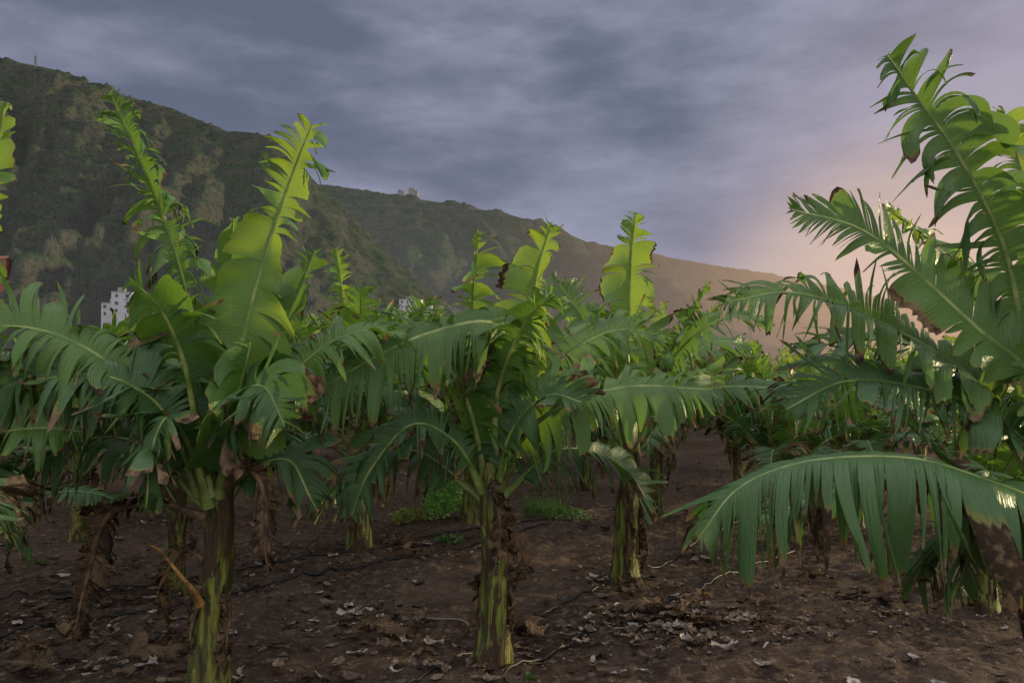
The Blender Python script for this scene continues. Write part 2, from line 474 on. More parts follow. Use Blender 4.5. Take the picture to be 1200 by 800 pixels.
# ------------------------------------------------------------------ houses
def flat_mat(name, col, rough=.8, var=.15):
    m, q = new_mat(name)
    obj = q.n('ShaderNodeTexCoord').outputs['Object']
    n = q.noise(obj, .8, 5, .6)
    c = q.mix(q.ramp(n, .3, .7), tuple(v * (1 - var) for v in col), col)
    q.set(q.out.inputs[0], principled(q, c, rough, None, .3))
    return m
M_WHITE = flat_mat('white_render', (.62, .63, .65)); M_OCHRE = flat_mat('orange_render', (.40, .16, .10))
M_GLASS = flat_mat('dark_window_glass', (.10, .11, .13), .15); M_FRAME = flat_mat('window_frame', (.35, .33, .30))
M_ROOF = flat_mat('roof_slab', (.36, .34, .33)); M_TILE = flat_mat('roof_tiles', (.30, .12, .08)); M_DOOR = flat_mat('door_wood', (.12, .06, .03))
def box(V, F, x0, x1, y0, y1, z0, z1):
    b = len(V)
    V += [(x0, y0, z0), (x1, y0, z0), (x1, y1, z0), (x0, y1, z0), (x0, y0, z1), (x1, y0, z1), (x1, y1, z1), (x0, y1, z1)]
    F += [(b, b + 3, b + 2, b + 1), (b + 4, b + 5, b + 6, b + 7), (b, b + 1, b + 5, b + 4), (b + 1, b + 2, b + 6, b + 5), (b + 2, b + 3, b + 7, b + 6), (b + 3, b, b + 4, b + 7)]
def house(x, y, w, d, storeys, bays, wallmat, label, rot=0, tile=False, z=None, annex=True):
    if z is None: z = hill_z(T1, 180, 700, x, y, 1.9)
    e = add('house', None, None, (x, y, z), label=label, category='house', group='houses on the hillside')
    e.rotation_euler[2] = rot
    h = storeys * 3.1
    V, F = [], []
    box(V, F, -w / 2, w / 2, 0, d, -16, h)
    if annex: box(V, F, w / 2 + .01, w / 2 + w * .45, 1.2, d - .5, -16, h * .62)
    add('wall', mesh_obj('wall', V, F, [wallmat], False), e)
    V, F = [], []
    if tile:
        V += [(-w / 2 - .3, -.3, h + .02), (w / 2 + .3, -.3, h + .02), (w / 2 + .3, d + .3, h + .02), (-w / 2 - .3, d + .3, h + .02), (-w / 2 - .3, d / 2, h + 1.8), (w / 2 + .3, d / 2, h + 1.8)]
        F += [(0, 1, 5, 4), (2, 3, 4, 5), (0, 4, 3), (1, 2, 5), (0, 3, 2, 1)]
    else:
        box(V, F, -w / 2 - .2, w / 2 + .2, -.2, d + .2, h + .01, h + .3)
        box(V, F, -w / 4, w / 8, d * .4, d * .8, h + .31, h + 2.2)
    add('roof', mesh_obj('roof', V, F, [M_TILE if tile else M_ROOF], False), e)
    for s in range(storeys):
        for b in range(bays):
            cx = -w / 2 + (b + .5) * w / bays; cz = s * 3.1 + 1.0
            if s == 0 and b == bays // 2:
                V, F = [], []; box(V, F, cx - .5, cx + .5, -.06, -.004, .02, 2.2)
                add('door', mesh_obj('door', V, F, [M_DOOR], False), e); continue
            ww = .55 if (s + b) % 2 else .38
            V, F = [], []; box(V, F, cx - ww, cx + ww, -.05, -.004, cz, cz + 1.2)
            wo = add('window', mesh_obj('window', V, F, [M_GLASS], False), e)
            V, F = [], []
            box(V, F, cx - ww - .15, cx - ww - .01, -.10, -.004, cz - .1, cz + 1.3); box(V, F, cx + ww + .01, cx + ww + .15, -.10, -.004, cz - .1, cz + 1.3)
            box(V, F, cx - ww - .005, cx + ww + .005, -.10, -.004, cz + 1.205, cz + 1.3); box(V, F, cx - ww - .005, cx + ww + .005, -.14, -.004, cz - .1, cz - .005)
            add('frame', mesh_obj('frame', V, F, [M_FRAME], False), wo)
    return e
house(-162, 330, 8, 8, 3, 2, M_WHITE, 'white flat-roofed house on the scrubby hillside', .35, z=23.5)
house(-172, 342, 9, 8, 2, 3, M_WHITE, 'pale white terraced house beside a taller one', .1, z=23, annex=False)
house(-152, 318, 7, 7, 2, 2, M_WHITE, 'low white house with a flat roof on the slope', -.1, z=22.5)
house(-259, 398, 9, 9, 2, 3, M_OCHRE, 'orange rendered house with a tiled roof', .3, True, z=50, annex=False)
house(-64, 500, 14, 9, 2, 4, M_WHITE, 'long white house at the foot of the mountain', 0, z=38)
def ridge_house(px, w, st, label):
    a = (px - 600) / FOC; y = 1500
    house(a * y, y - 3, w, 9, st, 3, M_ROOF, label, 0, z=hill_z(T2, 480, 1500, a * y, y, 1.5), annex=True)
ridge_house(482, 12, 2, 'pale house standing alone on the mountain ridge')
ridge_house(468, 8, 1, 'low pale building on the mountain ridge')
V, F = [], []
ax = (36 - 600) / FOC * 700; az_ = hill_z(T1, 180, 700, ax, 699, 1.9)
for (sx, sy) in ((-1, -1), (1, -1), (1, 1), (-1, 1)):
    b = len(V); r = .16
    for zz, k in ((-2, 1.0), (12, .35)):
        V += [(sx * k - r, sy * k - r, zz), (sx * k + r, sy * k - r, zz), (sx * k + r, sy * k + r, zz), (sx * k - r, sy * k + r, zz)]
    for i in range(4): F.append((b + i, b + (i + 1) % 4, b + 4 + (i + 1) % 4, b + 4 + i))
for i in range(5):
    k = 1.0 - .65 * (i * 2.4 + 2) / 14 + .1; zz = i * 2.4
    box(V, F, -k, k, -k - .05, -k + .1, zz, zz + .15); box(V, F, -k, k, k - .1, k + .05, zz, zz + .15)
box(V, F, -.2, .2, -.2, .2, 12, 15)
add('radio_mast', mesh_obj('radio_mast', V, F, [flat_mat('grey_steel', (.15, .15, .16))], False), None, (ax, 699, az_), label='thin lattice radio mast on the mountain ridge', category='mast')

# ------------------------------------------------------------------ hero banana plants (metres, relative to each stem base)
A = [
 dict(pts=[(.02, 0, 1.1), (.08, -.02, 1.5), (.15, -.02, 1.83), (.23, .0, 2.2), (.31, .0, 2.5), (.40, -.02, 2.74), (.50, -.08, 2.93)], w=.42, face=(-.1, -1, .2), face2=(-.5, -1, .1), dr=.8, v=.15, tear=(-.4, 1.05), br=.15, kind='young', st=.10, sweep=.08, wild=1.7, cup=.45, prof=[.5, .95, 1.02, 1.0, .90, .72, .55, .48, .55, .62, .40], label='broad bright green upright leaf with torn top'),
 dict(pts=[(-.05, .05, 1.1), (-.13, .1, 1.7), (-.22, .1, 2.15), (-.32, .08, 2.5), (-.45, .05, 2.84), (-.58, 0, 3.13)], w=.28, face=(.5, -1, .1), dr=1.7, v=.8, tear=(.85, 1.05), br=.5, kind='mid', st=.32, wild=1.8, label='slender upright leaf torn into curling strips'),
 dict(pts=[(-.02, .1, 1.1), (-.05, .2, 1.7), (-.05, .25, 2.1), (-.02, .28, 2.52)], w=.18, face=(.3, -1, 0), dr=.2, v=.9, tear=(.0, .3), br=.0, kind='mid', st=.3, cup=.7, label='young half rolled pale leaf'),
 dict(pts=[(.03, .08, 1.1), (.14, .2, 1.6), (.3, .3, 2.0), (.42, .33, 2.35)], w=.24, face=(-.5, -1, 0), dr=.9, v=.6, tear=(.2, .9), br=.3, kind='mid', st=.25, cup=.5, wild=1.4),
 dict(pts=[(-.05, 0, 1.1), (-.28, -.12, 1.56), (-.60, -.22, 1.82), (-.98, -.3, 1.88), (-1.34, -.36, 1.72)], w=.40, dr=1.0, tear=(.85, 1.0), br=.6, face=(.0, -.6, .9), wild=1.2),
 dict(pts=[(-.04, .05, 1.15), (-.22, .3, 1.6), (-.45, .5, 1.84), (-.7, .6, 1.90), (-1.0, .65, 1.72)], w=.36, dr=.9, tear=(.82, .98), br=.5, wild=1.2),
 dict(pts=[(.04, 0, 1.1), (.2, .06, 1.45), (.42, .1, 1.72), (.7, .15, 1.88), (.95, .2, 1.88)], w=.38, dr=1.0, tear=(.82, .98), br=.5, kind='mid', v=.3, st=.2, face=(0, -.5, 1), wild=1.2),
 dict(pts=[(.03, -.02, 1.1), (.13, -.10, 1.42), (.22, -.2, 1.6), (.34, -.3, 1.60), (.46, -.38, 1.42)], w=.36, dr=1.4, tear=(.7, .98), br=.9, kind='old', face=(-.3, -.6, .8), wild=1.4),
 dict(pts=[(-.04, -.05, 1.05), (-.2, -.15, 1.45), (-.42, -.26, 1.66), (-.70, -.38, 1.64)], w=.42, dr=1.3, tear=(.7, .98), br=.7, kind='old', face=(.2, -.6, .8), wild=1.4),
 dict(pts=[(-.04, 0, 1.0), (-.4, .0, 1.3), (-.8, .0, 1.28), (-1.15, .0, .95)], w=.42, dr=1.4, tear=(.85, 1.0), br=.8, kind='old', face=(.2, -.5, .9)),
 dict(pts=[(.04, .05, 1.05), (.3, .35, 1.45), (.6, .65, 1.6), (1.0, .9, 1.45), (1.25, 1.05, 1.15)], w=.42, dr=1.2, tear=(.85, 1.0), br=.6, kind='old'),
 dict(pts=[(0, -.05, 1.05), (-.05, -.12, 1.45), (-.10, -.18, 1.74), (-.18, -.25, 1.98), (-.30, -.32, 2.12)], w=.34, dr=1.3, v=.5, tear=(.2, 1.0), br=.4, kind='mid', cup=.5, wild=1.6),
 dict(pts=[(.02, -.04, 1.05), (.10, -.12, 1.35), (.17, -.15, 1.6), (.22, -.15, 1.82)], w=.30, dr=1.2, v=.5, tear=(.0, .95), br=.5, kind='mid', wild=1.6, cup=-.4),
 dict(pts=[(-.04, .05, 1.05), (-.3, .5, 1.5), (-.7, 1.0, 1.6), (-1.1, 1.4, 1.3)], w=.42, dr=1.2, tear=(.85, 1.0), br=.6, kind='old'),
 dict(pts=[(.0, -.05, 1.0), (-.08, -.16, 1.35), (-.12, -.28, 1.46), (-.15, -.38, 1.30), (-.16, -.42, 1.05)], w=.28, dr=1.5, tear=(.75, .98), br=.9, kind='old', wild=1.3),
 dict(pts=[(.03, .02, 1.0), (.2, .05, 1.2), (.36, .08, 1.2), (.5, .1, .95)], w=.34, dr=1.6, tear=(.85, 1.0), br=1.0, kind='old', face=(0, -.6, .8)),
]
Ad = [
 dict(pts=[(-.04, 0, .95), (-.25, -.05, 1.02), (-.48, -.1, .95), (-.60, -.12, .65), (-.64, -.12, .35)], w=.15, dr=1.8, tear=(.9, .95), br=1, kind='dry', crumple=.008, label='withered brown leaf hanging beside the stem'),
 dict(pts=[(.05, -.03, 1.1), (.2, -.1, 1.2), (.3, -.15, 1.0), (.32, -.15, .7)], w=.10, dr=1.8, tear=(.9, .95), br=1, kind='dry', crumple=.008),
] + random_dead(11, 1, .9) + random_dead(12, 4, .6, .02, .06)
B = [
 dict(pts=[(0, 0, 1.0), (-.05, .05, 1.5), (-.09, .05, 1.9), (-.10, .02, 2.2), (-.07, -.05, 2.5)], w=.27, face=(.1, -1, .1), face2=(.6, -.9, .1), dr=1.3, v=.6, tear=(.5, 1.05), br=.5, kind='young', st=.28, wild=1.8, cup=.5),
 dict(pts=[(.02, 0, 1.0), (.12, 0, 1.5), (.2, 0, 1.87), (.26, 0, 2.22), (.36, -.02, 2.56)], w=.28, face=(-.2, -1, .1), face2=(-.6, -.9, .1), dr=1.1, v=.5, tear=(.1, 1.05), br=.4, kind='young', st=.24, wild=1.8, cup=-.4),
 dict(pts=[(.03, 0, 1.0), (.2, -.1, 1.32), (.45, -.2, 1.50), (.82, -.25, 1.61), (1.24, -.25, 1.59)], w=.40, dr=1.2, tear=(.84, .94), br=.7, v=.15, st=.16, wild=.9, face=(0, -.75, .7), label='arching leaf with combed hanging strips'),
 dict(pts=[(.03, .05, 1.05), (.25, .2, 1.5), (.5, .3, 1.80), (.8, .35, 1.94), (1.12, .35, 1.90)], w=.38, dr=1.0, tear=(.82, .98), br=.5, face=(0, -.6, .8), wild=1.1),
 dict(pts=[(0, -.03, 1.05), (.06, -.05, 1.45), (.12, -.10, 1.78), (.02, -.18, 1.97), (-.34, -.3, 1.88), (-.68, -.42, 1.72), (-1.02, -.5, 1.52)], w=.46, dr=1.15, v=.10, tear=(.84, .94), br=.7, st=.30, kind='mid', sweep=.5, wild=.9, face=(.3, -.8, .6), label='long leaf sweeping out and down with combed strips'),
 dict(pts=[(-.03, .05, 1.05), (-.25, .2, 1.5), (-.5, .28, 1.78), (-.8, .3, 1.94), (-1.1, .3, 1.96)], w=.34, dr=1.0, tear=(.82, .98), br=.5, wild=1.2),
 dict(pts=[(-.03, -.05, 1.0), (-.2, -.15, 1.3), (-.42, -.22, 1.38), (-.66, -.28, 1.15), (-.75, -.3, .9)], w=.32, dr=1.4, tear=(.8, 1.0), br=1.0, kind='old', face=(.2, -.6, .8), wild=1.3),
 dict(pts=[(.02, -.05, 1.0), (.13, -.15, 1.35), (.32, -.25, 1.55), (.52, -.33, 1.52)], w=.32, dr=1.3, tear=(.7, .98), br=.8, kind='old', face=(-.2, -.6, .8), wild=1.4),
 dict(pts=[(0, .05, 1.0), (.05, .3, 1.5), (.1, .6, 1.85), (.15, .95, 1.95), (.2, 1.2, 1.8)], w=.38, dr=1.0, tear=(.82, .98), br=.4),
 dict(pts=[(.0, .0, 1.0), (.04, -.1, 1.45), (.11, -.2, 1.78), (.22, -.3, 2.0), (.36, -.38, 2.1)], w=.28, dr=1.4, tear=(.5, 1.0), br=.4, wild=1.6),
 dict(pts=[(-.02, .0, 1.0), (-.1, -.08, 1.45), (-.22, -.14, 1.78), (-.4, -.2, 2.0)], w=.28, dr=1.3, tear=(.5, 1.0), br=.5, wild=1.6, v=.6),
 dict(pts=[(-.03, 0, .95), (-.4, .1, 1.2), (-.75, .15, 1.15), (-1.05, .2, .85)], w=.40, dr=1.4, tear=(.85, 1.0), br=.9, kind='old', face=(0, -.5, .9)),
 dict(pts=[(.03, 0, .95), (.4, .15, 1.2), (.75, .3, 1.15), (1.0, .4, .85)], w=.40, dr=1.4, tear=(.85, 1.0), br=.9, kind='old', face=(0, -.5, .9)),
 dict(pts=[(.03, 0, 1.0), (.3, .45, 1.35), (.65, .8, 1.5), (1.05, 1.0, 1.35)], w=.42, dr=1.2, tear=(.85, 1.0), br=.6, kind='old'),
]
Bd = random_dead(21, 3, 1.15, .05, .16) + random_dead(22, 5, .9, .02, .08)
C = [
 dict(pts=[(0, 0, 1.0), (0, 0, 1.5), (.0, 0, 1.9), (.02, 0, 2.4), (.07, -.03, 2.92)], w=.27, face=(.15, -1, .1), face2=(-.4, -1, .1), dr=.8, v=.4, tear=(.0, .9), br=.35, kind='young', st=.28, wild=1.8, cup=.4, label='tall upright yellow green leaf with wavy edge'),
 dict(pts=[(-.02, 0, 1.0), (-.12, 0, 1.5), (-.25, 0, 1.85), (-.42, 0, 2.2), (-.62, 0, 2.42)], w=.30, face=(.3, -1, .3), dr=1.2, v=.4, tear=(.75, 1.0), br=.4, kind='mid', st=.26, wild=1.4),
 dict(pts=[(.02, 0, 1.0), (.2, 0, 1.5), (.36, 0, 1.85), (.5, 0, 2.1), (.66, 0, 2.36)], w=.23, dr=1.4, v=.4, tear=(.8, 1.05), br=.6, kind='mid', st=.3, wild=1.6),
 dict(pts=[(.02, 0, 1.0), (.3, -.1, 1.35), (.65, -.15, 1.52), (1.05, -.15, 1.54), (1.45, -.15, 1.4)], w=.40, dr=1.2, tear=(.85, 1.0), br=.7, kind='old', face=(0, -.6, .8)),
 dict(pts=[(-.02, 0, 1.0), (-.35, -.1, 1.35), (-.7, -.15, 1.55), (-1.05, -.15, 1.5), (-1.35, -.15, 1.25)], w=.40, dr=1.2, tear=(.85, 1.0), br=.7, kind='old', face=(0, -.6, .8)),
 dict(pts=[(0, -.05, 1.0), (.15, -.3, 1.35), (.35, -.6, 1.58), (.55, -.85, 1.58)], w=.34, dr=1.2, tear=(.8, 1.0), br=.6, face=(-.2, -.6, .8), wild=1.2),
 dict(pts=[(0, .05, 1.0), (.4, .35, 1.6), (.8, .6, 1.9), (1.2, .8, 1.9)], w=.40, dr=1.0, tear=(.82, .98), br=.5, face=(0, -.5, .9)),
 dict(pts=[(0, .05, 1.0), (-.35, .35, 1.6), (-.75, .6, 1.9), (-1.1, .8, 1.85)], w=.40, dr=1.0, tear=(.82, .98), br=.5, face=(0, -.5, .9)),
 dict(pts=[(-.05, -.0, 1.0), (-.35, -.1, 1.25), (-.62, -.2, 1.15), (-.85, -.3, .85)], w=.34, dr=1.4, tear=(.85, 1.0), br=.9, kind='old'),
 dict(pts=[(0, .0, 1.0), (.2, .0, 1.55), (.48, -.05, 1.9), (.8, -.1, 2.08), (1.1, -.1, 2.05)], w=.34, dr=1.1, tear=(.82, 1.0), br=.5, face=(0, -.5, .9), wild=1.3),
 dict(pts=[(0, .0, 1.0), (-.1, -.2, 1.5), (-.2, -.45, 1.85), (-.33, -.7, 1.98)], w=.30, dr=1.1, tear=(.7, 1.0), br=.4, wild=1.4),
]
Cd = random_dead(31, 2, 1.0, .05, .12) + random_dead(32, 2, .6, .02, .06)
Dd = random_dead(41, 2, .9, .05, .16)
D = [dict(pts=[(0, 0, 1.0), (-.06, 0, 1.6), (-.16, 0, 2.2), (-.25, -.02, 2.8)], w=.22, face=(.1, -1, .1), dr=1.2, v=.5, tear=(.6, .98), br=.3, kind='young', st=.35, wild=1.5)] + random_leaves(41, 12, 1.2, 1)
Fp = [
 dict(pts=[(0, 0, 1.25), (-.06, 0, 1.6), (-.13, 0, 1.9), (-.22, 0, 2.25), (-.40, 0, 2.6), (-.57, 0, 2.86), (-.70, -.03, 3.02)], w=.38, face=(-.2, -1, .1), dr=1.4, v=.3, tear=(.6, 1.05), br=.35, kind='mid', st=.2, wild=1.7, label='tall leaf torn into curling ribbons'),
 dict(pts=[(-.02, -.02, 1.3), (-.14, -.05, 1.68), (-.34, -.05, 1.88), (-.6, -.05, 2.1), (-.85, -.05, 2.28), (-1.12, -.05, 2.36)], w=.26, face=(.15, -.9, .45), dr=.45, v=.15, tear=(.2, 1.2), br=.45, kind='mid', st=.2, sweep=.55, wild=.9, label='leaf arching out with comb like torn tip'),
 dict(pts=[(-.02, .05, 1.25), (-.14, .08, 1.5), (-.38, .12, 1.74), (-.71, .16, 1.93), (-1.03, .2, 2.03), (-1.34, .2, 1.99)], w=.36, dr=1.3, tear=(.8, 1.05), br=.6, kind='mid', st=.2, face=(.2, -.6, .8), wild=1.0),
 dict(pts=[(-.02, -.1, 1.02), (-.3, -.38, 1.2), (-.58, -.42, 1.3), (-.83, -.42, 1.36), (-1.2, -.42, 1.36), (-1.45, -.42, 1.27), (-1.6, -.42, 1.08)], w=.56, dr=1.7, v=.05, tear=(.80, .94), br=.95, kind='old', st=.08, wild=1.0, label='large arching leaf with long hanging brown tipped strips'),
 dict(pts=[(-.02, 0, 1.15), (-.2, .0, 1.45), (-.45, .05, 1.6), (-.8, .1, 1.64), (-1.1, .1, 1.52)], w=.40, dr=1.2, tear=(.85, 1.0), br=.5, kind='old', st=.2, face=(.1, -.6, .8)),
 dict(pts=[(.0, .05, 1.2), (-.1, .3, 1.9), (-.22, .5, 2.3), (-.42, .6, 2.5)], w=.28, dr=1.3, tear=(.6, .98), br=.3, kind='young', st=.25, wild=1.5),
 dict(pts=[(-.02, -.02, .95), (-.2, -.2, 1.12), (-.42, -.28, 1.14), (-.62, -.3, 1.06), (-.78, -.3, .92)], w=.42, dr=1.8, v=.05, tear=(.85, 1.0), br=.9, kind='old'),
 dict(pts=[(-.02, 0, 1.0), (-.35, .2, 1.2), (-.75, .35, 1.15), (-1.1, .45, .98)], w=.36, dr=1.4, tear=(.85, 1.0), br=.7, kind='old'),
 dict(pts=[(0, .03, 1.2), (.05, .1, 1.9), (.0, .15, 2.5), (-.1, .15, 2.85)], w=.3, face=(-.2, -1, .1), dr=1.3, tear=(.5, 1.0), br=.4, kind='young', st=.25, wild=1.7),
 dict(pts=[(0, 0, 1.1), (.35, 0, 1.6), (.8, 0, 1.7), (1.2, 0, 1.3)], w=.3, dr=1.1, tear=(.75, .9), br=.4),
 dict(pts=[(0, 0, 1.1), (-.02, -.1, 1.55), (-.08, -.2, 1.9), (-.16, -.3, 2.1)], w=.26, face=(-.6, -1, .1), dr=1.1, v=.6, tear=(.2, .95), br=.2, kind='mid', st=.2, cup=.5),
 dict(pts=[(-.02, 0, 1.1), (-.15, .3, 1.6), (-.4, .6, 1.85), (-.8, .8, 1.8)], w=.38, dr=1.2, tear=(.85, 1.0), br=.5, kind='old', st=.2),
 dict(pts=[(-.02, -.02, 1.0), (-.14, -.15, 1.2), (-.3, -.25, 1.22), (-.5, -.3, 1.05), (-.6, -.3, .85)], w=.38, dr=1.7, v=.05, tear=(.82, .98), br=.8, kind='old'),
]
Fd = random_dead(51, 2, 1.0)
G = [
 dict(pts=[(.05, 0, 1.2), (.12, 0, 1.8), (.20, 0, 2.4), (.27, 0, 2.8), (.31, 0, 3.05)], w=.15, face=(.2, -1, .1), dr=.9, v=.5, tear=(.1, .6), br=.3, kind='young', st=.3, wild=1.5),
 dict(pts=[(.03, -.05, 1.1), (.2, -.15, 1.34), (.47, -.2, 1.41), (.85, -.22, 1.4)], w=.34, dr=1.3, tear=(.85, 1.0), br=.7, kind='mid', st=.2, face=(0, -.6, .8)),
 dict(pts=[(.03, .05, 1.15), (.2, .2, 1.6), (.35, .3, 1.82), (.52, .3, 1.9), (.7, .3, 1.85)], w=.30, dr=1.1, tear=(.8, 1.0), br=.5, wild=1.3),
 dict(pts=[(.03, .05, 1.1), (.3, .0, 1.5), (.55, -.05, 1.68), (.85, -.1, 1.64), (1.1, -.1, 1.4)], w=.38, dr=1.2, tear=(.82, 1.0), br=.6, face=(0, -.5, .9), wild=1.2, kind='old'),
 dict(pts=[(.03, .0, 1.0), (.3, -.2, 1.2), (.5, -.3, 1.15), (.65, -.35, .85)], w=.34, dr=1.4, tear=(.85, 1.0), br=.9, kind='old'),
] + random_leaves(61, 5, 1.2, 0, 2.0)
Gd = random_dead(61, 2, 1.0)
Ep = random_leaves(73, 12, 1.2, 0)

A_e = place(build_parts(A, Ad, 1.25, .088, 1), -1.52, 4.1, 'banana plant with one broad bright upright leaf and withered lower leaves')
place(build_parts(B, Bd, 1.2, .088, 2), -.125, 4.66, 'banana plant with dry sheaths wrapped around its stem')
place(build_parts(C, Cd, 1.15, .10, 3), .92, 6.35, 'banana plant with a tall upright yellow green leaf')
place(build_parts(D, Dd, 1.2, .10, 4), -1.39, 7.4, 'banana plant with thick green stem beside black hose')
place(build_parts(Fp, Fd, 1.25, .09, 5), 2.28, 3.35, 'large banana plant with long drooping leaf and torn ribbons')
place(build_parts(G, Gd, 1.25, .09, 6), -2.88, 4.0, 'banana plant with ragged leaf held upright')
place(build_parts(Ep, random_dead(71, 2, 1.1), 1.2, .09, 7), -2.55, 6.1, 'bushy banana plant with crowded dark green leaves', 0, .84)

# plants in the rows beyond
protos = []
for k in range(7):
    protos.append(build_parts(random_leaves(200 + k * 3, 13, 1.15 + .03 * (k % 3), 3 - (k % 2)), random_dead(300 + k, 2, 1.05), 1.15, .085, 20 + k, fine=False))
rr = random.Random(5)
spots = [(-3.9, 5.8), (-.45, 8.6), (3.3, 5.6), (4.6, 7.2), (2.55, 7.6), (-4.2, 7.8)]
y = 8.9; row = 0
while y < 28:
    x = -(.68 * y + 1.2) + (row % 2) * 1.0
    while x < .68 * y + 1.2:
        xx = x + rr.uniform(-.3, .3); yy = y + rr.uniform(-.35, .35)
        if all(math.hypot(xx - a, yy - b) > 1.5 for a, b in spots + [(-1.39, 7.4), (.92, 6.35)]) and not (abs(xx + .3) < .9 and yy < 10.5):
            spots.append((xx, yy))
        x += 2.15 if y < 20 else 2.4
    y += 2.2 if y < 20 else 2.7; row += 1
labs = ['banana plant with upright torn leaves on bare soil', 'banana plant with drooping leaves over bare soil', 'leafy banana plant in a plantation row']
for i, (xx, yy) in enumerate(spots):
    k = i % 7
    s = rr.uniform(.90, 1.06)
    if xx / yy < -.40: s *= .82
    if xx / yy > .2: s *= .83
    if i == 4: s = .80
    place(protos[k], xx, yy, labs[1 if k in (1, 4) else (2 if k in (2, 5) else 0)], rr.random() * 6.28, s)

stalk = leaf_mesh('cut_stalk', [(0, 0, .0), (-.03, -.05, .10), (-.10, -.09, .20), (-.17, -.12, .30), (-.24, -.14, .33)], w=.012, seed=9, kind='dry', rb=.014, st=.9)
stalk.materials[1] = M_AMBER
o = add('cut_stalk', stalk, A_e, (-.03, -.08, .52)); o['label'] = 'broken amber coloured leaf stalk'

# ------------------------------------------------------------------ litter, hoses, weeds
def scraps(n, fn, smin, smax, seed):
    rng = np.random.RandomState(seed); V = []; F = []; TN = []; UV = []
    for _ in range(n):
        x, y = fn(rng)
        s = smin + (smax - smin) * rng.rand() ** 2.8; a = rng.rand() * 6.28; asp = rng.uniform(.15, .7)
        z = ground_fine(x, y) + .006 + rng.rand() * .012
        ca, sa = math.cos(a), math.sin(a); b = len(V); tone = rng.rand(); cr = rng.uniform(.0, .4); bn = rng.randn() * .3
        for i in range(5):
            u = i / 4 - .5
            for k in (-1, -.3, .4, 1):
                lx = u * s + rng.randn() * s * .05; ly = k * s * asp * .5 * (1 - abs(u) * .8 + .25 * rng.randn()) + bn * s * u * u * 4 * .3
                lz = abs(u) * s * cr + abs(k) * s * asp * cr + rng.rand() * s * .12
                V.append((x + lx * ca - ly * sa, y + lx * sa + ly * ca, z + lz)); TN.append((tone, 0, 0, 1)); UV.append((u, ly * 10 + tone * 9))
        for i in range(4):
            for k in range(3):
                p0 = b + i * 4 + k
                F.append((p0, p0 + 4, p0 + 5, p0 + 1))
    return V, F, UV, TN
clusters = [(-1.5, 4.1, .6), (-.1, 4.7, .6), (.92, 6.3, .6), (-1.4, 7.4, .7), (1.1, 5.6, .3), (-2.7, 5.0, .8), (1.5, 5.3, .4), (-1.0, 5.4, .4), (2.6, 5.6, .7), (.6, 5.2, .35), (-3.2, 5.4, .7), (-2.4, 6.4, .8), (1.25, 5.5, .3), (1.0, 5.0, .25), (1.15, 5.45, .25), (-2.4, 4.7, .5)]
def fn1(rng):
    if rng.rand() < .55:
        c = clusters[rng.randint(len(clusters))]
        return c[0] + rng.randn() * c[2] * .6, c[1] + rng.randn() * c[2] * .5
    while True:
        y = 3.5 + 12 * rng.rand() ** 1.3; x = rng.uniform(-.72, .72) * y
        if noise.noise(Vector((x * 1.6, y * 1.6, 5))) + .25 * rng.randn() > .12: return x, y
V, F, UV, TN = scraps(5600, fn1, .008, .13, 3)
mL, q = new_mat('leaf_litter')
at = q.n('ShaderNodeAttribute'); at.attribute_name = 'tone'
sc_ = q.n('ShaderNodeSeparateColor'); q.set(sc_.inputs[0], at.outputs[0])
obj = q.n('ShaderNodeTexCoord').outputs['Object']
c = q.mix(q.ramp(sc_.outputs[0], .1, .9), (.06, .038, .027), (.26, .19, .145))
c = q.mix(q.ramp(sc_.outputs[0], .80, .95), c, (.52, .46, .42))
c = q.mix(q.math('MULTIPLY', q.ramp(q.noise(obj, 40, 4), .40, .64), .7), c, (.06, .04, .03))
q.set(q.out.inputs[0], principled(q, c, .9, None, .2))
add('leaf_litter', mesh_obj('leaf_litter', V, F, [mL], True, UV, TN), kind='stuff', label='scattered dry leaf scraps on dark soil', category='leaf litter')
rng = np.random.RandomState(8); V = []; F = []
ico = [(0, 0, 1), (.89, 0, .45), (.28, .85, .45), (-.72, .53, .45), (-.72, -.53, .45), (.28, -.85, .45), (.72, .53, -.45), (-.28, .85, -.45), (-.89, 0, -.45), (-.28, -.85, -.45), (.72, -.53, -.45), (0, 0, -1)]
icf = [(0, 1, 2), (0, 2, 3), (0, 3, 4), (0, 4, 5), (0, 5, 1), (1, 6, 2), (2, 7, 3), (3, 8, 4), (4, 9, 5), (5, 10, 1), (6, 7, 2), (7, 8, 3), (8, 9, 4), (9, 10, 5), (10, 6, 1), (11, 7, 6), (11, 8, 7), (11, 9, 8), (11, 10, 9), (11, 6, 10)]
for _ in range(6000):
    y = 3.5 + 11 * rng.rand() ** 1.4; x = rng.uniform(-.72, .72) * y; s = .006 + .024 * rng.rand() ** 3
    z = ground_fine(x, y); b = len(V)
    for vx in ico:
        k = s * rng.uniform(.7, 1.2); V.append((x + vx[0] * k, y + vx[1] * k, z + vx[2] * k * .7))
    F += [(b + i, b + j, b + k) for i, j, k in icf]
add('soil_clods', mesh_obj('soil_clods', V, F, [simple_noise_mat('soil_clods', (.065, .042, .031), (.185, .135, .108), 6, .95)], False), kind='stuff', label='small clods and pebbles on the soil', category='soil')

